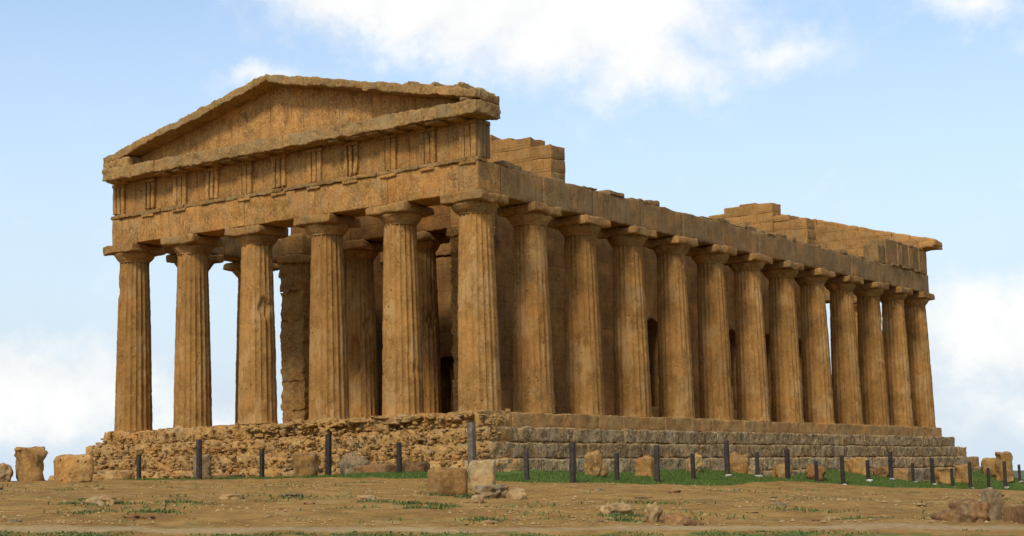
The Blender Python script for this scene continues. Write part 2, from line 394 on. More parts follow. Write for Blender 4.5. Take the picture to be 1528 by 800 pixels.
def plain(name, col, rough=.7, var=.25, sc=6, bump=.2):
    t = NT(name); n = t.noise(sc, 6, .6)
    c = t.mix(t.rng(n, .3, .7), tuple(x * (1 - var) for x in col), tuple(min(1, x * (1 + var)) for x in col))
    c = t.mix(1.0, c, t.grey(t.rng(t.rnd, 0, 1, .75, 1.2, False)), 'MULTIPLY')
    t.b.inputs['Roughness'].default_value = rough
    return t.finish(c, n, bump, .01)
M['post'] = plain('weathered_post', (.048, .036, .026), .75, .35, 9)
M['post_pale'] = plain('weathered_pale_post', (.12, .095, .065), .75, .35, 9)
M['wire'] = plain('fence_wire', (.10, .10, .10), .5, .2)
M['concrete'] = plain('concrete', (.50, .45, .36), .9, .2)
def leaf_mat(name, a, b):
    t = NT(name); g = t.n.new('ShaderNodeNewGeometry')
    c = t.mix(g.outputs['Random Per Island'], a, b); t.b.inputs['Roughness'].default_value = .7
    return t.finish(c)
M['grass'] = leaf_mat('grass_blades', (.040, .085, .012), (.135, .165, .035))
M['weed'] = leaf_mat('weed_leaves', (.045, .080, .015), (.17, .17, .05))
M['bush'] = leaf_mat('shrub_leaves', (.035, .055, .022), (.08, .10, .045))

# =====================================================================
#  TERRAIN
# =====================================================================
S_ = np.concatenate([-np.geomspace(3000, 45, 12), np.arange(-40, 10, 2.5), np.arange(10, 17, .5), np.arange(17, 30, .11), np.arange(30, 52, .15), np.arange(52, 95, .5), np.arange(95, 150, 5), np.geomspace(150, 5000, 16)])
T_ = np.concatenate([-np.geomspace(4000, 60, 14), np.arange(-55, -24, 2), np.arange(-24, -12, .25), np.arange(-12, 12, .13), np.arange(12, 36, .25), np.arange(36, 60, 3), np.geomspace(62, 4000, 14)])
gs, gt = np.meshgrid(S_, T_, indexing='ij')
gx = CAM[0] + FH[0] * gs + RH[0] * gt; gy = CAM[1] + FH[1] * gs + RH[1] * gt
gz = ground_z(gx, gy)
mb = MB(); na, nb = gs.shape; ii = np.arange(na * nb).reshape(na, nb)
q = np.stack([ii[:-1, :-1], ii[:-1, 1:], ii[1:, 1:], ii[1:, :-1]], -1).reshape(-1, 4)
mb.add(np.stack([gx.ravel(), gy.ravel(), gz.ravel()], -1), q)
ground = mb.build('ground', M['ground']); ground['kind'] = 'structure'
me = ground.data
if me.polygons[0].normal.z < 0:
    bm = bmesh.new(); bm.from_mesh(me); bmesh.ops.reverse_faces(bm, faces=bm.faces); bm.to_mesh(me); bm.free()
co = np.zeros(len(me.vertices) * 3, np.float32); me.vertices.foreach_get('co', co); co = co.reshape(-1, 3)
def grass_mask(x, y):
    fl = sstep(6.0, 5.0, x - .03 * y) * sstep(-5.6, -4.4, y) * sstep(-1.5, 1.5, x) * sstep(60, 50, y)
    fr = sstep(-6.4, -5.2, y) * sstep(-14, -4, x) * sstep(3.5, 2.0, x) * .85
    return np.clip(np.maximum(fl, fr), 0, 1)
ss = (co[:, 0] - CAM[0]) * FH[0] + (co[:, 1] - CAM[1]) * FH[1]; tt = (co[:, 0] - CAM[0]) * RH[0] + (co[:, 1] - CAM[1]) * RH[1]
wob = .12 * fbm(np.stack([tt * .6, ss * .6, ss * 0], -1), 4, 3)
gm = np.maximum(grass_mask(co[:, 0], co[:, 1]), sstep(19.35, 19.05, ss + 4 * wob) * sstep(17, 18, ss) * .5)
pm = sstep(19.3, 19.6, ss + 1.5 * wob) * sstep(20.5, 19.9, ss + 1.5 * wob) * .55
fm = sstep(60, 110, np.hypot(co[:, 0] - 2, co[:, 1] - 4))
ca = me.color_attributes.new('cover', 'FLOAT_COLOR', 'POINT')
ca.data.foreach_set('color', np.stack([gm, pm, fm, np.ones_like(gm)], -1).astype(np.float32).ravel())

# =====================================================================
#  THE TEMPLE
# =====================================================================
W, L = 16.81, 39.43
INS = 0.77
fx = [0]; fy = [0]
for d in (3.0, 3.1, 3.2, 3.1, 3.0): fx.append(fx[-1] - d)
for d in [3.0, 3.1] + [3.206] * 8 + [3.1, 3.0]: fy.append(fy[-1] + d)
fx = [x - .72 for x in fx]; fy = [y + INS for y in fy]
temple = empty('greek_temple', (-W / 2, L / 2, -2.1))
tag(temple, 'ruined ochre sandstone Doric temple with fluted columns and a broken pediment on a stepped base', 'temple')

# ---- stepped base ----
ZB = [0, -.5, -1.0, -1.5, -2.0, -2.75]
def step_run(mb, k, side, seed, rough, blk=(1.1, 1.9), miss=0.0, depth=1.3, gapr=.03, amp=.02, top=0):
    """one course of blocks along one side of the base"""
    o = .45 * k; z1, z0 = ZB[k], ZB[k + 1]
    rs = random.Random(seed)
    if side in ('east', 'west'):
        a, b = -o, L + o
    else: a, b = -W - o, o
    s = a
    if side == 'east' and k: rbox(mb, (o - .09 - .5, L / 2, (z0 + z1) / 2 - .01), (.5, L / 2 + o - .09, (z1 - z0) / 2 - .02), seg=.6, r=.02, amp=.01)
    reb = .055 if side == 'east' and k else 0
    while s < b - 1e-3:
        w = rs.uniform(*blk)
        if b - (s + w) < .7: w = b - s
        c = s + w / 2; j = rs.uniform(-.02, .02) * (1 + rough); dz = -abs(rs.gauss(0, .012 + .03 * rough))
        hs = (w / 2 - .004, depth / 2, (z1 - z0) / 2)
        cz = (z0 + z1) / 2 + dz / 2
        kw = dict(seg=.08 if side in ('east', 'front') else .3, r=gapr, amp=amp, freq=2.6 if rough else 3.2, seed=seed % 13, rr=.9, hi=1.1)
        if rs.random() >= miss:
            if side == 'east': rbox(mb, (o - depth / 2 + j, c, cz + reb / 2), (hs[1], hs[0], hs[2] + dz / 2 - reb / 2), **kw)
            if side == 'west': rbox(mb, (-W - o + depth / 2 - j, c, cz), (hs[1], hs[0], hs[2] + dz / 2), **kw)
            if side == 'front': rbox(mb, (c, -o + depth / 2 + j, cz), (hs[0], hs[1], hs[2] + dz / 2), **kw)
            if side == 'rear': rbox(mb, (c, L + o - depth / 2 - j, cz), (hs[0], hs[1], hs[2] + dz / 2), **kw)
        s += w
for k in range(5):
    mb = MB()
    step_run(mb, k, 'east', 100 + k, 0, blk=(1.2, 3.0), gapr=.03, amp=.034 if k else .020)
    o_ = mb.build('step' if k else 'stylobate', M['step_grey'] if k else M['stylobate'], temple)
    if k == 0: o_['label'] = 'ochre stylobate course under the side columns'
    else: o_['label'] = 'grey lichen covered step along the side'
    mb = MB(); step_run(mb, k, 'west', 120 + k, 0); step_run(mb, k, 'rear', 140 + k, 0)
    mb.build('step' if k else 'stylobate', M['rubble'] if k else M['stylobate'], temple)
    mb = MB(); step_run(mb, k, 'front', 160 + k, 1, blk=(.9, 2.2), miss=0, gapr=.09, amp=.062)
    o_ = mb.build('front_step', M['rubble'], temple); o_['label'] = 'crumbling ochre step of the front'
# core and floor
mb = MB()
rbox(mb, (-W / 2, L / 2, -1.37), (W / 2 - .35, L / 2 - .35, 1.34), seg=1.0, r=.05, amp=0.01)
mb.build('floor', M['stylobate'], temple)
mb = MB()
for k in range(1, 5):
    rbox(mb, (-W / 2, -.45 * k + .75, (ZB[k] + ZB[k + 1]) / 2 - .14), (W / 2 + .45 * k - .3, .82, .30), seg=.07, r=.12, amp=.08, freq=2.2, seed=k, hi=1.0)
mb.build('core', M['rubble'], temple)
# fallen rubble lying on the front steps
mb = MB(); rs = random.Random(5)
for i in range(3400):
    d = rs.uniform(.02, 2.3); x = rs.uniform(-W - max(0, d - .35), .9); zt = -(d / .45 - .2) * .5
    s = rs.choice([.02, .025, .03, .035, .045, .06]) * rs.uniform(.8, 1.3)
    if d < .3 and rs.random() < .5: continue
    rock(mb, (x, -d, zt + rs.uniform(-.38, -.04)), (s * rs.uniform(.9, 1.9), s * rs.uniform(.8, 1.2), s * rs.uniform(.5, .9)), seed=i % 97, n=5, amp=.5, rot=rs.uniform(0, 3), sq=rs.uniform(.4, .9))
for i in range(16):
    x = rs.uniform(-W + .2, .8); d = rs.uniform(.3, 2.3); s = rs.uniform(.12, .2)
    rock(mb, (x, -d, -(d / .45 - .2) * .5 - .15), (s * rs.uniform(.9, 1.8), s * rs.uniform(.8, 1.2), s * rs.uniform(.5, .9)), seed=i % 97, n=9, amp=.5, rot=rs.uniform(0, 3), sq=rs.uniform(.4, .9))
for i in range(46):     # raised remains of the top course between the middle columns
    x = rs.uniform(-9.5, .2); s = rs.uniform(.07, .17)
    rock(mb, (x, rs.uniform(-.3, .02), rs.uniform(-.18, .03) - .08), (s * rs.uniform(1, 1.8), s, s * rs.uniform(.35, .6)), seed=i, n=8, amp=.5, rot=rs.uniform(0, 3), sq=.5)
o_ = mb.build('rubble', M['rubble'], temple); o_['kind'] = 'stuff'

# ---- columns ----
HS, ZC1, HC = 6.12, 6.43, 6.74      # neck, top of the echinus, top of the abacus
NF = 20
def shaft_mesh(seed, worn=.5, notch=None):
    nt, nz = NF * 7, 74
    th = np.linspace(0, 2 * np.pi, nt, endpoint=False); zz = np.linspace(0, HS + .06, nz)
    TH, ZZ = np.meshgrid(th, zz, indexing='xy')
    u = ZZ / HS
    R = .672 + (.528 - .672) * u + .016 * np.sin(np.pi * u)
    ph = (TH * NF / (2 * np.pi)) % 1.0
    P = np.stack([np.cos(TH) * .6, np.sin(TH) * .6, ZZ], -1)
    wear = sstep(-.25 + .5 * (1 - worn), .35 + .4 * (1 - worn), fbm(P * np.array([1.3, 1.3, .55]) + seed * 9.1, seed, 3))
    depth = .060 * (1 - .70 * wear)
    fl = np.sqrt(np.maximum(0, 1 - (2 * ph - 1) ** 2))
    R = R - depth * fl - .012 * wear * (.4 + fbm(P * 3.1 + seed, seed + 2, 3))
    R = R + .010 * fbm(P * 2.0 + seed * 3.3, seed + 4, 3) + .012 * fbm(P * 9, seed + 6, 2)
    chip = fbm(P * np.array([1.8, 1.8, 1.2]) + seed * 5.5, seed + 8, 3)
    R = R - .045 * sstep(.40, .60, chip)
    rs = random.Random(seed)
    z = 0
    for k in range(3):                      # drum joints
        z += rs.uniform(1.3, 1.9)
        R = R - .022 * np.exp(-((ZZ - z - .02 * np.sin(TH * 2 + k)) / .028) ** 2) * (0.4 + .6 * sstep(-.3, .3, fbm(P * 1.1 + k * 7, seed + 3, 2)))
    R = R + .02 * sstep(.12, 0.0, ZZ)       # splay and wear at the foot
    if notch:
        for (na_, nz_, ww, hh, dd) in notch:
            da = np.angle(np.exp(1j * (TH - na_)))
            e = (da / ww) ** 2 + ((ZZ - nz_) / hh) ** 2 + .5 * fbm(P * 3, seed + 12, 3)
            R = R - dd * sstep(1.1, .5, e)
    V = np.stack([R * np.cos(TH), R * np.sin(TH), ZZ], -1).reshape(-1, 3)
    ii = np.arange(nt * nz).reshape(nz, nt); jj = np.roll(ii, -1, axis=1)
    F = np.stack([ii[:-1], jj[:-1], jj[1:], ii[1:]], -1).reshape(-1, 4)
    m = MB(); m.add(V, F)
    return m.mesh('column', M['column'])
def echinus_mesh(seed):
    nt, nz = 64, 16
    zz = np.linspace(HS - .02, ZC1 + .03, nz); th = np.linspace(0, 2 * np.pi, nt, endpoint=False)
    TH, ZZ = np.meshgrid(th, zz, indexing='xy'); u = np.clip((ZZ - HS) / (ZC1 - HS), 0, 1)
    R = .525 + .245 * u ** .85 - .035 * (u > .93)
    R = R + .018 * np.sin(u * 60) * (u < .16)
    P = np.stack([np.cos(TH) * .7, np.sin(TH) * .7, ZZ], -1)
    R = R + .05 * fbm(P * 1.7 + seed * 4.4, seed, 3) + .025 * fbm(P * 7 + seed, seed + 2, 2) - .09 * sstep(.22, .5, fbm(P * 1.6 + seed * 7.7, seed + 5, 3))
    V = np.stack([R * np.cos(TH), R * np.sin(TH), ZZ], -1).reshape(-1, 3)
    ii = np.arange(nt * nz).reshape(nz, nt); jj = np.roll(ii, -1, axis=1)
    F = np.stack([ii[:-1], jj[:-1], jj[1:], ii[1:]], -1).reshape(-1, 4)
    m = MB(); m.add(V, F); return m.mesh('echinus', M['capital'])
def abacus_mesh(seed):
    m = MB(); rbox(m, (0, 0, (ZC1 + HC) / 2), (.80, .80, (HC - ZC1) / 2 - .004), seg=.10, r=.07, amp=.045, freq=1.9, seed=seed, rr=.95, hi=.5)
    return m.mesh('abacus', M['capital'])
SH = [shaft_mesh(11 + 3 * k, worn=(.35, .25, .55, .7, .45, .6, .3, .65, .5, .4)[k]) for k in range(10)]
SHN = shaft_mesh(41, worn=.75, notch=[(-1.3, 2.55, .55, .75, .22), (-.3, 3.6, .4, .3, .14), (-2.2, 1.2, .4, .5, .12)])
SHC = shaft_mesh(17, worn=.4, notch=[(-.35, 3.9, .45, .42, .13)])
EC = [echinus_mesh(3 + k) for k in range(5)]; AB = [abacus_mesh(20 + k) for k in range(6)]
cnt = 0
def column(x, y, mesh=None, z=0, sc=1.0):
    global cnt
    m = mesh or SH[(cnt * 7 + cnt // 10) % 10]
    o = bpy.data.objects.new('column', m); COL.objects.link(o); o.parent = temple
    o.location = Vector((x, y, z)) - temple.location
    if mesh is None: o.rotation_euler.z = (cnt * 7 % NF) * 2 * math.pi / NF
    e = bpy.data.objects.new('echinus', EC[cnt % 5]); a = bpy.data.objects.new('abacus', AB[cnt % 6])
    for c in (e, a): COL.objects.link(c); c.parent = o
    e.rotation_euler.z = cnt * 1.3; a.rotation_euler.z = (cnt % 4) * math.pi / 2 - o.rotation_euler.z
    if sc != 1: o.scale = (sc, sc, 1)
    cnt += 1
    return o
SHF = [SH[0], SH[1], SH[4], SHC, SH[0], SH[1]]
for i, x in enumerate(fx):
    c = column(x, fy[0], SHF[i] if i == 3 else None)
    if i != 3: c.data = SHF[i]
for y in fy[1:]: column(fx[0], y)
for y in fy[1:]: column(fx[5], y)
for x in fx[1:5]: column(x, fy[12])
PY = 5.95
for x in (-6.85, -9.75):
    column(x, PY, SHN, .0, .93)
    column(x, L - PY, None, 0, .93)

# ---- architrave and friezes ----
IA = 0.15; Z0, Z1, Z2 = HC, 7.72, 9.0
YT = .86      # thickness half
def beam(mb, axis, a, b, fixed, z0, z1, half, jo, seed, mat=None, **kw):
    """blocks jointed over the columns"""
    pts = [a] + [j for j in jo if a + .5 < j < b - .5] + [b]
    rs = random.Random(seed)
    for p, q_ in zip(pts[:-1], pts[1:]):
        c, h = (p + q_) / 2, (q_ - p) / 2 - .003; dz = rs.uniform(-.012, .012)
        if axis == 'x': rbox(mb, (c, fixed + rs.uniform(-.012, .012), (z0 + z1) / 2 + dz / 2), (h, half, (z1 - z0) / 2 + dz / 2), seed=seed, **kw)
        else: rbox(mb, (fixed + rs.uniform(-.012, .012), c, (z0 + z1) / 2 + dz / 2), (half, h, (z1 - z0) / 2 + dz / 2), seed=seed, **kw)
TH2 = .62
kw = dict(seg=.13, r=.035, amp=.016, freq=1.8)
m = MB(); beam(m, 'x', -W + IA, -IA, IA + TH2, Z0, Z1, TH2, sorted(fx), 3, **kw); m.build('front_architrave', M['front'], temple)
# the ledge between architrave and frieze, worn and broken, with its short strips under each triglyph
frx = np.linspace(-W + IA + .36, -IA - .36, 11)
m = MB(); rs = random.Random(8); s = -W + IA - .04
while s < -IA:
    w = min(rs.uniform(.35, .9), -IA + .04 - s); pr = rs.choice([.10, .09, .08, .03])
    rbox(m, (s + w / 2, IA + .25 - pr, Z1 + .055), (w / 2 + .002, .25, .062), seg=.07, r=.018, amp=.024, freq=4, seed=4, rr=.9, hi=.8); s += w
m.build('ledge', M['cornice'], temple)
for i, x in enumerate(frx):
    if i in (0, 3): continue
    w = .32 * (1, .9, 1, 1, .8)[i % 5]
    m = MB(); rbox(m, (x, IA + .10, Z1 - .055), (w, .17, .052), seg=.06, r=.016, amp=.016, freq=4, seed=6, rr=.9, hi=.8)
    m.build('regula', M['front'], temple)
ZF = Z1 + .11
m = MB(); beam(m, 'x', -W + IA + .04, -IA - .04, IA + .36, ZF, Z2 + .03, .28, list((frx[:-1] + frx[1:]) / 2), 5, seg=.12, r=.02, amp=.016, freq=2); m.build('frieze', M['front'], temple)
def triglyph(m, c, w, zt, zb, depth, axis='x', worn=0.0, seed=0):
    """three upright bars parted by two full and two half grooves, cap strip on top"""
    bw = w / 3 * .86; rs = random.Random(seed)
    for k in (-1, 0, 1):
        cc = c + k * w / 3
        top = zt - .13; bot = zb + (rs.uniform(0, .12) * worn)
        hh = (bw / 2 * (1 - .25 * worn), depth, (top - bot) / 2)
        if axis == 'x': rbox(m, (cc, IA + .07 - depth * .4, (top + bot) / 2), hh, seg=.10, r=.020, amp=.006 + .02 * worn, freq=3, seed=seed, hi=.6)
        else: rbox(m, (-IA - .07 + depth * .4, cc, (top + bot) / 2), (hh[1], hh[0], hh[2]), seg=.12, r=.022, amp=.012, freq=3, seed=seed)
    if axis == 'x': rbox(m, (c, IA + .06 - depth * .4, zt - .06), (w / 2, depth * 1.02, .062), seg=.12, r=.02, amp=.012, freq=3, seed=seed)
    else: rbox(m, (-IA - .06 + depth * .4, c, zt - .06), (depth * 1.02, w / 2, .062), seg=.12, r=.02, amp=.012, freq=3, seed=seed)
for i, x in enumerate(frx):
    m = MB(); triglyph(m, x, .66, Z2, ZF, .072, worn=(0, .1, 0, 1.0, .3, .7, 0, .9, .2, 1.0, .6)[10 - i], seed=i)
    m.build('triglyph', M['front'], temple)
# flank frieze: only the last stretch at the far corner still stands, and a stub behind the near corner
m = MB(); triglyph(m, IA + .36, .60, Z2, ZF, .085, 'y', seed=3); m.build('triglyph', M['flank'], temple)
for nm, xx, yy, ax, jo in (('side_architrave', -IA - TH2, 0, 'y', fy), ('side_architrave', -W + IA + TH2, 0, 'y', fy)):
    m = MB(); beam(m, 'y', IA + 2 * TH2 + .004, L - IA - 2 * TH2 - .004, xx, Z0, Z1, TH2, jo, 9, seg=.14, r=.055, amp=.03, freq=1.7, rr=.9)
    rs = random.Random(3); s = 1.6            # broken remains along its top edge
    while s < L - 2:
        w = rs.uniform(.3, 1.1); hh = rs.choice([.03, .05, .05, .08, .10])
        if rs.random() < .6: rbox(m, (xx + rs.uniform(-.1, .05) + .1, s + w / 2, Z1 + hh - .02), (TH2 * .8, w / 2, hh), seg=.1, r=.03, amp=.03, freq=3, seed=int(s))
        s += w
    m.build(nm, M['flank'], temple)
m = MB(); rbox(m, (-IA - .30, IA + TH2, (Z0 + Z1) / 2), (.29, TH2 - .02, (Z1 - Z0) / 2 - .01), seg=.13, r=.03, amp=.015); m.build('corner_block', M['flank'], temple)
m = MB(); beam(m, 'x', -W + IA, -IA, L - IA - TH2, Z0, Z1, TH2, sorted(fx), 13, seg=.2, r=.04, amp=.02, freq=2); m.build('rear_architrave', M['flank'], temple)
m = MB(); beam(m, 'x', -W + IA + .04, -IA - .04, L - IA - .40, ZF - .1, Z2, .40, sorted(fx), 14, seg=.2, r=.03, amp=.02, freq=2); m.build('rear_frieze', M['gable'], temple)
m = MB()
rbox(m, (-IA - .42, 36.0, (Z1 + Z2) / 2 + .02), (.40, 2.25, (Z2 - Z1) / 2), seg=.15, r=.05, amp=.03, freq=1.8, seed=2)
rbox(m, (-IA - .45, 33.25, (Z1 + Z2) / 2 - .15), (.38, .42, (Z2 - Z1) / 2 - .17), seg=.12, r=.06, amp=.05, freq=1.8, seed=5)
m.build('side_frieze', M['flank'], temple)
m = MB()
for y_ in (35.4, 36.9, 38.3): triglyph(m, y_, .62, Z2, ZF, .085, 'y', seed=int(y_))
for y_ in (34.6, 36.1, 37.7): rbox(m, (-IA + .02, y_, Z1 + .05), (.08, .45, .05), seg=.1, r=.02, amp=.02, freq=3)
m.build('triglyph', M['flank'], temple)

# ---- horizontal cornice ----
APX = -W / 2 + .05
def rake(x, z0=9.46, slope=.2245): return z0 + slope * np.minimum(x + W + .1, -x + .1) 
XL, XR, YF = -W + .38, .32, -.50
m = MB(); rs = random.Random(12); s = XL
while s < XR:
    w = rs.uniform(1.0, 2.1)
    if XR - s - w < .5: w = XR - s
    j = rs.uniform(-.03, .02); dz = rs.uniform(-.012, .012)
    rbox(m, (s + w / 2, (YF + j + .75) / 2, Z2 + .245), (w / 2 + .01, (.75 - YF - j) / 2, .215 + dz), seg=.07, r=.035, amp=.034, freq=3.4, seed=3, rr=.95, hi=1.0)
    s += w
rs = random.Random(2)
for x in np.arange(-W + .75, 0, .81):        # the flat slabs hanging under it
    if rs.random() < .2: continue
    rbox(m, (x, -.12, Z2 + .005), (.27 * rs.uniform(.7, 1.05), .27, .042), seg=.09, r=.02, amp=.02, freq=4, seed=6)
m.build('cornice', M['cornice'], temple)
# ---- pediment wall and sloping cornice ----
def ped(base):
    def f(P):
        P = P.copy(); t = (P[:, 2] - base) / 1.0
        P[:, 2] = base + t * (rake(P[:, 0]) + .10 - base); return P
    return f
m = MB()
for a, b in [(-W + .5, -14.2), (-14.2, -12.1), (-12.1, -10.4), (-10.4, -8.9), (-8.9, -7.4), (-7.4, -5.8), (-5.8, -4.4), (-4.4, -2.6), (-2.6, -.9), (-.9, -.35)]:
    rbox(m, ((a + b) / 2, .52, 9.3 + .5), ((b - a) / 2 - .003, .25, .5), seg=.08, r=.028, amp=.022, freq=2.2, seed=4, hi=.6, rr=.9, fmap=ped(9.3))
m.build('tympanum', M['front'], temple)
def raked(P):
    P = P.copy(); P[:, 2] += rake(P[:, 0]) ; return P
rs = random.Random(21)
for nm, a0, b0 in (('sloping_cornice', XL, APX), ('sloping_cornice', APX, .26)):
    m = MB(); s = a0; left = a0 < -9
    while s < b0:
        w = rs.uniform(1.3, 2.6)
        if b0 - s - w < .6: w = b0 - s
        th = .135 if left else .14
        j = rs.uniform(-.03, .03); jz = rs.uniform(-.02, .01)
        yb = .8
        rbox(m, (s + w / 2, (YF + .04 + j + yb) / 2, .325 - th + jz), (w / 2 + .01, (yb - YF - .04 - j) / 2, th), seg=.08, r=.04, amp=.036, freq=2.8, seed=8, rr=.95, hi=1.0, fmap=raked)
        s += w
    m.build(nm, M['cornice'], temple)
for c_, h_, s_ in (((-W + 1.0, .10, 9.60), (.66, .56, .20), 9), ((-2.75, .1, 10.40), (.36, .3, .13), 1), ((-1.75, .1, 10.20), (.30, .3, .12), 2), ((-.9, .1, 10.00), (.5, .4, .11), 3), ((-.05, .15, 9.64), (.36, .55, .18), 4)):
    m = MB(); rbox(m, c_, h_, seg=.07, r=.09, amp=.06, freq=3, seed=s_, rr=.9, hi=.8)
    m.build('roof_block', M['cornice'], temple)

# ---- rear pediment ----
m = MB()
def rped(P):
    P = P.copy(); t = (P[:, 2] - 9.0); P[:, 2] = 9.0 + t * (rake(P[:, 0], 9.35, .27) - .05 - 9.0); return P
for a, b in [(-W + .5, -12.5), (-12.5, -8.4), (-8.4, -6.6), (-6.6, -4.4), (-4.4, -2.5), (-2.5, -.3)]:
    rbox(m, ((a + b) / 2, L - .55, 9.5), ((b - a) / 2, .25, .5), seg=.2, r=.02, amp=.02, freq=1.6, seed=4, fmap=rped)
m.build('rear_tympanum', M['gable'], temple)
m = MB(); s = -W - .3; rs = random.Random(4)
def rraked(P): P = P.copy(); P[:, 2] += rake(P[:, 0], 9.35, .27); return P
while s < .5:
    w = rs.uniform(.8, 1.6)
    if .5 - s - w < .4: w = .5 - s
    rbox(m, (s + w / 2, L - .12, .02), (w / 2, .62, .17), seg=.12, r=.07, amp=.05, freq=2.3, seed=9, rr=.9, fmap=rraked)
    s += w
rbox(m, (-W / 2, L - .10, Z2 + .20), (W / 2 + .42, .66, .18), seg=.15, r=.06, amp=.04, freq=2.5, seed=9)
m.build('rear_cornice', M['gable'], temple)

# ---- inner building (cella) ----
CX0, CX1 = -12.72, -3.8; CY0, CY1 = 5.45, 34.1; CT = .95; CH = 8.35
ARCH = [(17.2, 1.35), (24.3, 1.35), (27.8, 1.35), (31.2, 1.35), (10.8, 1.2)]
def side_wall(xc, name, arches):
    m = MB(); pr = CY0; kw = dict(seg=.22, r=.03, amp=.03, freq=1.3, seed=5)
    for (c, w) in sorted(arches):
        rbox(m, (xc, (pr + c - w / 2) / 2, CH / 2), (CT / 2, (c - w / 2 - pr) / 2, CH / 2), **kw)
        def f(P, c=c, w=w):
            P = P.copy(); zb = 3.6 + np.sqrt(np.maximum(0, (w / 2) ** 2 - (P[:, 1] - c) ** 2)); t = (P[:, 2] - 3.6) / (CH - 3.6)
            P[:, 2] = zb + t * (CH - zb); return P
        rbox(m, (xc, c, (CH + 3.6) / 2), (CT / 2 - .01, w / 2 + .002, (CH - 3.6) / 2), seg=.12, r=.02, amp=.03, freq=1.3, seed=5, fmap=f)
        rbox(m, (xc, c, .35), (CT / 2 - .02, w / 2, .35), **kw)
        pr = c + w / 2
    rbox(m, (xc, (pr + CY1) / 2, CH / 2), (CT / 2, (CY1 - pr) / 2, CH / 2), **kw)
    # capitals of the antae at both ends
    o_ = m.build(name, M['wall'], temple); return o_
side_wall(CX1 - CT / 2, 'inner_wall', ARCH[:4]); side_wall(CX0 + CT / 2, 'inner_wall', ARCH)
# rough masonry at the anta fronts
for xc in (CX1 - CT / 2, CX0 + CT / 2):
    m = MB(); rs = random.Random(int(xc * 3)); z = 0
    while z < 6.1:
        h = rs.uniform(.5, 1.1); rbox(m, (xc + rs.uniform(-.02, .02), CY0 - .02 + rs.uniform(-.03, .03), z + h / 2), (CT / 2 + .07, .5, h / 2 + .01), seg=.06, r=.03, amp=.06, freq=5, seed=int(z * 10)); z += h
    rbox(m, (xc, CY0, z + .18), (CT / 2 + .16, .62, .16), seg=.12, r=.05, amp=.04, freq=2, seed=3)
    rbox(m, (xc, CY0 + .1, z + .7), (CT / 2 + .05, .62, .38), seg=.12, r=.05, amp=.04, freq=2, seed=7)
    o_ = m.build('anta', M['capital'], temple)
# beam over the two porch columns, front and rear
m = MB()
beam(m, 'x', CX0 + .9, CX1 - .9, PY, HC + .01, HC + .95, .5, [-9.75, -6.85], 6, seg=.15, r=.05, amp=.035, freq=2)
m.build('porch_beam', M['wall'], temple)
m = MB(); beam(m, 'x', CX0 + .9, CX1 - .9, L - PY, HC + .01, HC + .95, .5, [-9.75, -6.85], 6, seg=.15, r=.05, amp=.035, freq=2); m.build('porch_beam', M['wall'], temple)
# door wall of the porch, with the high doorway
m = MB(); YD = 10.2; kw = dict(seg=.16, r=.04, amp=.04, freq=1.8, seed=9)
rbox(m, (-6.95, YD, 4.6), (2.75, .5, 1.95), **kw)                     # wall over the low doorway, right of the opening
rbox(m, (-6.0, YD, 1.33), (1.75, .5, 1.33), **kw); rbox(m, (-9.45, YD, 1.33), (.26, .5, 1.33), **kw)
rbox(m, (-8.4, YD + 2.0, 7.45), (3.75, 2.6, .88), **kw)                # lintel slab added this deep to shade the opening below
rbox(m, (-8.4, YD + 4.5, 3.3), (3.75, .4, 3.3), seg=.3, r=.03, amp=.03)  # back wall added to keep the opening dark
m.build('door_wall_and_shade_slab', M['wall'], temple)
m = MB()      # gable of the door wall: courses that step up to a broken top
def gable(m, yc, th, x0, x1, zb, prof, seed):
    rs = random.Random(seed)
    xs = np.linspace(x0, x1, int(abs(x1 - x0) / .85) + 1)
    for a, b in zip(xs[:-1], xs[1:]):
        zt = prof((a + b) / 2) + rs.uniform(-.05, .05)
        z = zb
        while z < zt - .05:
            h = min(.5, zt - z); rbox(m, ((a + b) / 2, yc + rs.uniform(-.02, .02), z + h / 2), (abs(b - a) / 2 + .004, th / 2, h / 2 + .002), seg=.12, r=.03, amp=.03, freq=2.2, seed=seed, rr=.9); z += h
gable(m, YD + .25, 1.0, CX0, CX1, 8.3, lambda x: 10.20 + .265 * min(-x - 3.8, x + 13.0) + (.12 if -5.4 < x < -5.0 else 0), 3)
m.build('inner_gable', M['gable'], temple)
m = MB()
def prof2(x):
    if x < -7.9: return 10.2 + .2 * (x + 13)
    if x < -5.5: return 11.28 + .12 * (-5.5 - x) * .3
    return 10.72 - .33 * (x + 5.5)
gable(m, 33.3, 1.0, CX0, CX1, 8.3, prof2, 5)
m.build('inner_gable', M['gable'], temple)
m = MB(); rbox(m, (-8.4, 33.3, 4.15), (3.65, .45, 4.2), seg=.3, r=.04, amp=.03); m.build('cross_wall', M['wall'], temple)

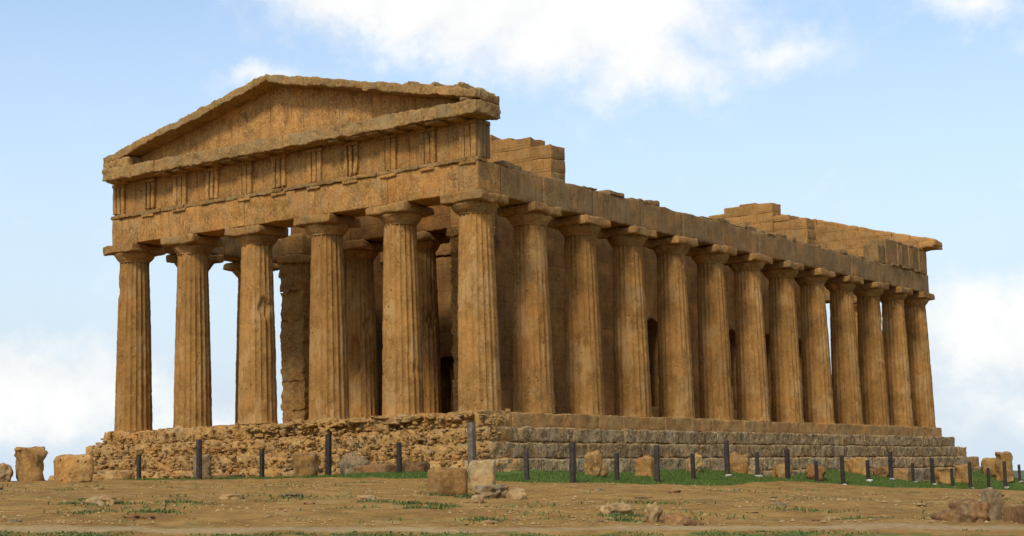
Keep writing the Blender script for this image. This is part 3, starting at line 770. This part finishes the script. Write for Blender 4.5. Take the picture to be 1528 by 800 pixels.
# =====================================================================
#  FENCE
# =====================================================================
def gz1(x, y): return float(ground_z(np.array([x]), np.array([y]))[0])
POSTS = [(-13.24, -4, .95, 's'), (-10.6, -4, .86, 's'), (-7.93, -4, 1.24, 't'), (-5.31, -4, .87, 's'), (-2.71, -4, 1.25, 't'), (-.10, -4, .90, 's'), (2.41, -4, 1.46, 'c'),
         (4, -3.74, .84, 's'), (4, -1.46, 1.18, 't'), (4, .92, .82, 's'), (4, 3.28, 1.12, 't'), (4, 5.57, .80, 's'), (4, 7.9, 1.17, 't'), (4, 10.11, .84, 's'), (4, 12.48, 1.13, 't'),
         (4, 14.92, .86, 's'), (4, 17.27, 1.12, 't'), (4, 19.73, .80, 's'), (4, 22.07, 1.12, 't'), (4, 24.49, .82, 's'), (4, 26.74, 1.14, 't'), (4, 29.12, .84, 's'), (4, 31.46, 1.2, 't'), (4, 33.94, .95, 's'), (4, 36.36, 1.25, 't'), (4, 38.61, .85, 's')]
fence = empty('wire_fence', (4, -4, gz1(4, -4)))
tag(fence, 'low fence of dark square posts and thin wires running round the temple base', 'fence')
tops = []
for i, (x, y, h, k) in enumerate(POSTS):
    z = gz1(x, y); wd = (.055, .068, .085)['stc'.index(k)]
    m = MB(); rbox(m, (x, y, z + h / 2 - .15), (wd, wd, h / 2 + .15), seg=.4, r=.008, amp=.004, freq=4, seed=i, rot=.12 * math.sin(i * 2.1), tilt=(.012 * math.sin(i * 3), .015 * math.sin(i * 5)))
    m.build('post', M['post_pale'] if k == 'c' else M['post'], fence, loc=(x, y, z))
    if i >= 12:
        m = MB(); rock(m, (x + .10, y - .13, z + .02), (.10, .09, .045), seed=i, n=6, amp=.3); m.build('footing', M['concrete'], fence, loc=(x + .12, y - .16, z))
    tops.append((x, y, z, h))
for hh in (.36, .70):
    m = MB()
    for (x0, y0, z0, h0), (x1, y1, z1, h1) in zip(tops[:-1], tops[1:]):
        p0 = np.array([x0, y0, z0 + hh]); p1 = np.array([x1, y1, z1 + hh]); N = 6
        pts = [p0 + (p1 - p0) * t / N + np.array([0, 0, -.03 * 4 * (t / N) * (1 - t / N)]) for t in range(N + 1)]
        d = (p1 - p0) / np.linalg.norm(p1 - p0); a = np.cross(d, [0, 0, 1]); b = np.cross(a, d)
        V = [p + .004 * (math.cos(q_) * a + math.sin(q_) * b) for p in pts for q_ in (0, 2.09, 4.19)]
        F = [[3 * i + j, 3 * i + (j + 1) % 3, 3 * i + 3 + (j + 1) % 3, 3 * i + 3 + j] for i in range(N) for j in range(3)]
        m.add(V, F)
    m.build('wire', M['wire'], fence)

# =====================================================================
#  LOOSE BLOCKS AND STONES
# =====================================================================
def block(name, cat, label, x, y, w, h, mat, kind='box', seed=0, depth=None, rot=None, group=None, sink=.06, amp=None):
    z = float(base_z(np.array([x]), np.array([y]))[0]) if kind != 'ground' else 0
    z = min(z, gz1(x, y) + .02)
    d = depth or w * .8
    if rot is None: rot = -.60
    m = MB()
    if kind == 'box': rbox(m, (x, y, z + h / 2 - sink / 2), (w / 2, d / 2, h / 2 + sink / 2), seg=max(.04, min(w, h) / 7), r=min(w, h) * .17, amp=(amp or .07) * min(w, h) / .6, freq=2.2 / max(w, .3), seed=seed, rot=rot, rr=.9, hi=.5)
    else: rock(m, (x, y, z + h / 2 - sink / 2), (w / 2, d / 2, h / 2 + sink / 2), seed=seed, n=16 if w > .35 else 10, amp=amp or .3, rot=rot, sq=.45)
    o = m.build(name, M[mat], None, loc=(x, y, z)); tag(o, label, cat, group)
    return o
block('boulder', 'boulder', 'tall rounded orange boulder standing at the left edge of the crest', -5.05, -12.66, .84, .84, 'rock_ochre', 'box', 3, sink=.1, amp=.09)
block('stone_block', 'stone block', 'low squared ochre block just right of the tall orange boulder', -3.21, -12.87, .98, .62, 'rubble', 'box', 8, sink=.1)
block('boulder', 'boulder', 'small pale rounded boulder cut off by the left picture edge', -5.6, -13.1, .50, .42, 'rock_pale', 'rock', 5)
block('stone_block', 'stone block', 'orange squared block at the foot of the front steps beside a tall post', -4.70, -2.75, .74, .80, 'rock_ochre', 'box', 11)
block('stone_block', 'stone block', 'grey upright block at the foot of the front steps, behind the leftmost tall post', -9.02, -2.8, .62, .85, 'rock_grey', 'box', 14)
block('boulder', 'boulder', 'dark grey rough boulder under the front steps, left of the long dark red slab', -2.75, -2.8, .8, .62, 'rock_grey', 'rock', 17)
block('stone_slab', 'stone slab', 'long flat dark red slab below the front steps near the corner', -1.7, -2.8, 1.35, .30, 'rock_red', 'box', 19, rot=-.05)
block('stone_slab', 'stone slab', 'low flat brown slab lying between the grey upright block and the orange squared block under the front', -8.0, -2.9, 1.1, .2, 'rock_red', 'box', 20, rot=0)
block('stone_block', 'stone block', 'pale brown block lying below the left end of the front steps', -12.73, -2.9, .8, .42, 'rubble', 'box', 22, rot=0)
block('stone_slab', 'stone slab', 'low reddish stone at the foot of the steps left of the pale corner post', -.3, -2.9, .6, .34, 'rock_red', 'box', 23, rot=.1)
FL = [(1.74, .70, .76, 'rock_ochre', 'rock', 'bright ochre rounded block on the grass below the side steps, nearest the temple corner'),
      (4.81, .66, .68, 'rock_ochre', 'box', 'squarish orange block on the grass, second from the corner along the side'),
      (8.04, .62, .62, 'rubble', 'rock', 'pale lumpy block on the grass, third from the corner along the side'),
      (11.16, .82, .84, 'rock_ochre', 'rock', 'large orange rounded boulder with a little pale one beside it'),
      (12.25, .36, .46, 'rock_pale', 'box', 'little pale block leaning beside the large orange boulder'),
      (14.66, .70, .64, 'rock_ochre', 'box', 'dull orange cube shaped block on the grass just right of the little pale leaning block'),
      (17.6, .80, .60, 'rock_red', 'rock', 'reddish brown boulder on the grass halfway along the side'),
      (21.47, .84, .72, 'rubble', 'box', 'wide sandy block on the grass past the middle of the side'),
      (24.28, .73, .55, 'rock_red', 'rock', 'low dark red boulder between two posts toward the far end'),
      (26.53, .66, .60, 'rock_ochre', 'box', 'small orange block close against the lowest side step toward the far end'),
      (31.42, .96, .83, 'rubble', 'box', 'large pale ochre block below the far end of the side steps'),
      (34.27, .80, 1.0, 'rock_ochre', 'box', 'tall orange block below the far temple corner'),
      (38.4, .91, .93, 'rubble', 'box', 'squared brown block just beyond the far corner of the steps')]
for i, (y, w, h, mt, kd, lb) in enumerate(FL):
    block('stone_block' if kd == 'box' else 'boulder', 'stone block' if kd == 'box' else 'boulder', lb, 2.75, y, w * .9, h * .88, mt, kd, 30 + i, depth=w * .7, rot=-.3 + .5 * math.sin(i * 2.3))
block('stone_pillar', 'pillar', 'short upright stone pillar standing by the right end of the fence', 3.5, 37.9, .62, 1.38, 'rock_ochre', 'box', 60, depth=.6)
# the group in the middle of the foreground
block('stone_block', 'stone block', 'low rectangular ochre block lying left of the upright slab in the foreground', 10.38, -15.75, .70, .46, 'rock_ochre', 'box', 61, depth=.5, rot=.58, amp=.045)
block('stone_slab', 'stone slab', 'upright stone slab with a pale edge standing in front of the corner post', 9.80, -13.85, .52, .54, 'rock_pale', 'box', 62, depth=.3, rot=.45, amp=.05)
block('stone', 'stone', 'flat grey stone lying at the foot of the upright slab', 11.55, -16.0, .60, .20, 'rock_grey', 'rock', 63, depth=.5)
block('stone', 'stone', 'small tan stone to the right of the flat grey stone', 12.35, -16.4, .34, .17, 'rock_pale', 'rock', 64)
block('stone', 'stone', 'little pale stone on the dirt just in front of the flat grey stone', 12.4, -17.6, .24, .10, 'rock_pale', 'rock', 65)
block('stone', 'stone', 'pale stone half hidden in weeds on the left foreground dirt', 8.46, -22.15, .46, .13, 'rock_pale', 'rock', 66)
block('stone', 'stone', 'flat tan stone on bare dirt below the leftmost tall post', 8.88, -19.73, .40, .08, 'rock_pale', 'rock', 67)
block('stone', 'stone', 'flat olive stone on bare dirt between the second and third tall posts', 9.33, -18.75, .42, .08, 'rock_grey', 'rock', 68)
block('stone', 'stone', 'broken pale stone on the dirt left of the centre blocks', 11.23, -19.02, .36, .11, 'rock_pale', 'rock', 69)
block('stone', 'stone', 'sandy stone on the dirt to the right of centre, beside a weed', 16.09, -19.36, .42, .14, 'rock_pale', 'rock', 70)
block('stone', 'stone', 'pointed pale wedge shaped stone sticking up from the dirt right of centre', 17.25, -20.35, .25, .21, 'rock_pale', 'rock', 71, amp=.5)
block('stone', 'stone', 'flat brown stone touching the pointed wedge shaped stone', 17.62, -20.45, .34, .10, 'rock_red', 'rock', 72)
block('stone', 'stone', 'thin reddish stone at the right end of the wedge stone group', 18.02, -20.70, .24, .06, 'rock_red', 'rock', 73)
block('boulder', 'boulder', 'rough reddish rubble lump against the left end of the low wall', 20.80, -18.1, .46, .27, 'rock_red', 'rock', 74, amp=.35)
block('boulder', 'boulder', 'broken reddish lump lower down beside the rubble at the low wall', 20.62, -18.45, .34, .13, 'rock_red', 'rock', 77, amp=.35)
block('stone_block', 'stone block', 'narrow upright grey stone at the end of the low wall', 21.06, -17.98, .20, .42, 'rock_grey', 'box', 75, depth=.2)
m = MB(); zw = gz1(21.9, -18.8)
for k in range(4):
    rbox(m, (21.62 + .55 * k, -18.45 - .62 * k, zw + .09 - .02 * k), (.40, .13, .17), seg=.06, r=.03, amp=.02, freq=3, seed=k, rot=-.85)
o_ = m.build('low_wall', M['rock_red'], None, loc=(21.62, -18.45, zw)); tag(o_, 'low wall of long reddish brown blocks running out of the right picture edge', 'wall')
# small loose stones
rs = random.Random(77); protos = []
for k in range(5):
    m = MB(); rock(m, (0, 0, .25), (.5, .42, .30), seed=80 + k, n=8, amp=.5); protos.append(m.mesh('stone', M[('rock_pale', 'rock_ochre', 'rock_grey', 'rock_red', 'rock_pale')[k]]))
for i in range(75):
    s = 20.8 + 17 * rs.random() ** 1.3; t = rs.uniform(-.33, .33) * s
    x = CAM[0] + FH[0] * s + RH[0] * t; y = CAM[1] + FH[1] * s + RH[1] * t
    o = bpy.data.objects.new('stone', protos[i % 5]); COL.objects.link(o)
    k = rs.choice([.05, .06, .07, .08, .11, .16]) * rs.uniform(.8, 1.2)
    o.scale = (k * rs.uniform(1, 1.7), k, k * rs.uniform(.5, .8)); o.rotation_euler.z = rs.uniform(0, 6); o.location = (x, y, gz1(x, y) - k * .12)
    tag(o, 'fist sized loose stone scattered on the bare brown ground in front of the temple', 'stone', 'loose stones scattered on the bare ground')

# gravel: uncountable grit
def scatter(n, fn, seed):
    rs = np.random.RandomState(seed); return fn(rs, n)
m = MB(); rsn = np.random.RandomState(3); N = 5200
s = 20.4 + 20 * rsn.rand(N) ** 1.4; t = (rsn.rand(N) - .5) * .70 * s
X = CAM[0] + FH[0] * s + RH[0] * t; Y = CAM[1] + FH[1] * s + RH[1] * t
dens = fbm(np.stack([X * .5, Y * .5, X * 0], -1), 33, 3); keep = rsn.rand(N) < sstep(-.35, .3, dens) + .15
X, Y = X[keep], Y[keep]; N = len(X); Z = ground_z(X, Y)
octv = np.array([[1, 0, 0], [0, 1, 0], [-1, 0, 0], [0, -1, 0], [0, 0, 1], [0, 0, -1]], float)
of = np.array([[0, 1, 4], [1, 2, 4], [2, 3, 4], [3, 0, 4], [1, 0, 5], [2, 1, 5], [3, 2, 5], [0, 3, 5]])
sz = .010 + .028 * rsn.rand(N) ** 3
V = octv[None] * (sz[:, None, None] * (0.6 + .8 * rsn.rand(N, 6, 1))) * np.array([1.2, 1, .7]); V[:, :, :] += np.stack([X, Y, Z + sz * .2], -1)[:, None]
F = (of[None] + (np.arange(N) * 6)[:, None, None]).reshape(-1, 3); m.add(V.reshape(-1, 3), F)
o_ = m.build('gravel', M['rock_pale'], smooth=False); tag(o_, 'small grit and pebbles strewn over the bare brown earth', 'gravel', kind='stuff')

# =====================================================================
#  GRASS, WEEDS, SHRUBS
# =====================================================================
def blades(X, Y, Z, hgt, wid, rsn, lean=.5):
    n = len(X); a = rsn.rand(n) * 6.283; dx, dy = np.cos(a), np.sin(a); l = (rsn.rand(n) * lean) * hgt; b = rsn.rand(n) * 6.283
    p0 = np.stack([X - dx * wid, Y - dy * wid, Z - .01], -1); p1 = np.stack([X + dx * wid, Y + dy * wid, Z - .01], -1)
    mx, my = X + np.cos(b) * l * .35, Y + np.sin(b) * l * .35
    p2 = np.stack([mx + dx * wid * .7, my + dy * wid * .7, Z + hgt * .6], -1); p3 = np.stack([mx - dx * wid * .7, my - dy * wid * .7, Z + hgt * .6], -1)
    p4 = np.stack([X + np.cos(b) * l, Y + np.sin(b) * l, Z + hgt], -1)
    V = np.stack([p0, p1, p2, p3, p4], 1).reshape(-1, 3); k = np.arange(n) * 5
    return V, np.stack([k, k + 1, k + 2, k + 3], -1), np.stack([k + 3, k + 2, k + 4], -1)
rsn = np.random.RandomState(9); N = 90000
X = 1.9 + 4.4 * rsn.rand(N); Y = -5 + 50 * rsn.rand(N)
X2 = -14 + 17.5 * rsn.rand(N // 2); Y2 = -6.2 + 4.1 * rsn.rand(N // 2)
X, Y = np.concatenate([X, X2]), np.concatenate([Y, Y2])
pr = grass_mask(X, Y) + .9 * fbm(np.stack([X * .9, Y * .9, X * 0], -1), 21, 4)
k = pr > .42 + .25 * rsn.rand(len(X)); X, Y = X[k], Y[k]; Z = ground_z(X, Y)
V, Fq, Ft = blades(X, Y, Z, .03 + .07 * rsn.rand(len(X)) ** 2, .010 + 0 * X, rsn)
m = MB(); m.add(V, Fq); m.f.append(Ft); o_ = m.build('grass', M['grass'], smooth=False)
tag(o_, 'band of short green grass between the fence and the temple steps', 'grass', kind='stuff')
# weeds on the bare ground: low clumps
WE = [(5.9, -23.6, .55, 260), (6.6, -23.9, .5, 200), (8.6, -22.0, .32, 260), (8.2, -22.5, .25, 160), (7.3, -21.2, .35, 140), (10.9, -23.3, .35, 260), (10.2, -23.8, .4, 200), (10.7, -15.2, .0, 0),
      (10.55, -16.2, .26, 320), (11.3, -16.4, .2, 280), (13.0, -19.4, .22, 240), (12.6, -19.7, .2, 160), (13.4, -20.3, .28, 240), (16.3, -19.6, .28, 240), (16.9, -20.5, .22, 200), (17.5, -20.0, .2, 120), (19.4, -18.5, .4, 160),
      (9.6, -18.9, .3, 130), (11.6, -19.3, .3, 140), (15.4, -21.6, .3, 160), (12.0, -17.2, .3, 120), (17.9, -17.0, .5, 160), (14.9, -16.2, .6, 180), (20.4, -17.9, .3, 140), (9.4, -21.3, .4, 160)]
Xs, Ys = [], []
for x, y, r, n in WE:
    if not n: continue
    Xs.append(x + r * .6 * rsn.randn(n)); Ys.append(y + r * .45 * rsn.randn(n))
# the green verge at the very bottom of the view
n = 9000; s = 18.0 + 1.25 * rsn.rand(n); t = (rsn.rand(n) - .5) * 14; Xv = CAM[0] + FH[0] * s + RH[0] * t; Yv = CAM[1] + FH[1] * s + RH[1] * t
kk = fbm(np.stack([Xv, Yv, Xv * 0], -1) * 1.3, 8, 3) > -.12 + .2 * rsn.rand(n)
Xs.append(Xv[kk]); Ys.append(Yv[kk])
# scattered thin growth
n = 16000; s = 21 + 20 * rsn.rand(n); t = (rsn.rand(n) - .5) * .7 * s; Xv = CAM[0] + FH[0] * s + RH[0] * t; Yv = CAM[1] + FH[1] * s + RH[1] * t
kk = fbm(np.stack([Xv * .8, Yv * .8, Xv * 0], -1), 14, 4) > .26 + .12 * rsn.rand(n)
Xs.append(Xv[kk]); Ys.append(Yv[kk])
X, Y = np.concatenate(Xs), np.concatenate(Ys); Z = ground_z(X, Y)
low = ((X - CAM[0]) * FH[0] + (Y - CAM[1]) * FH[1]) < 19.7
V, Fq, Ft = blades(X, Y, Z, (.018 + .05 * rsn.rand(len(X)) ** 2) * np.where(low, .5, 1), .009 + .008 * rsn.rand(len(X)), rsn, 1.3)
m = MB(); m.add(V, Fq); m.f.append(Ft); o_ = m.build('weeds', M['weed'], smooth=False)
tag(o_, 'low green weeds growing in scraps on the brown dirt', 'weeds', kind='stuff')
# low shrubs beyond the far end
def shrub(x, y, w, h, label, seed):
    z = gz1(x, y); r_ = np.random.RandomState(seed); n = 1500
    root = empty('shrub', (x, y, z)); tag(root, label, 'shrub')
    d = r_.randn(n, 3); d /= np.linalg.norm(d, axis=1, keepdims=True); rr = r_.rand(n) ** .4 * (1 + .35 * fbm(d * 2 + seed, seed, 3))
    P = d * rr[:, None] * np.array([w / 2, w / 2, h / 2]) + np.array([x, y, z + h * .52]); P = P[P[:, 2] > z]
    n = len(P); a = r_.randn(n, 3); a /= np.linalg.norm(a, axis=1, keepdims=True); b = np.cross(a, r_.randn(n, 3)); b /= np.linalg.norm(b, axis=1, keepdims=True)
    l = .05 + .05 * r_.rand(n, 1)
    V = np.stack([P - a * l, P + b * l * .5, P + a * l, P - b * l * .5], 1).reshape(-1, 3); k_ = np.arange(n) * 4
    m = MB(); m.add(V, np.stack([k_, k_ + 1, k_ + 2, k_ + 3], -1)); m.build('foliage', M['bush'], root, smooth=False)
    m = MB()
    for q_ in range(6):
        e = np.array([x + w * .3 * math.cos(q_ * 1.05 + seed), y + w * .3 * math.sin(q_ * 1.05 + seed), z + h * .6]); s0 = np.array([x, y, z - .05])
        dd = e - s0; a_ = np.cross(dd, [0, 0, 1]); a_ /= np.linalg.norm(a_); b_ = np.cross(a_, dd); b_ /= np.linalg.norm(b_)
        V = [s0 + .03 * (math.cos(c) * a_ + math.sin(c) * b_) for c in (0, 2.1, 4.2)] + [e + .01 * (math.cos(c) * a_ + math.sin(c) * b_) for c in (0, 2.1, 4.2)]
        m.add(V, [[0, 1, 4, 3], [1, 2, 5, 4], [2, 0, 3, 5]])
    m.build('stem', M['post'], root)
shrub(4.6, 41.2, 1.9, .95, 'low dark green shrub behind the last short fence post at the right edge', 2)
shrub(7.5, 44.5, 2.2, 1.0, 'dull green shrub farther off at the right edge of the view', 5)
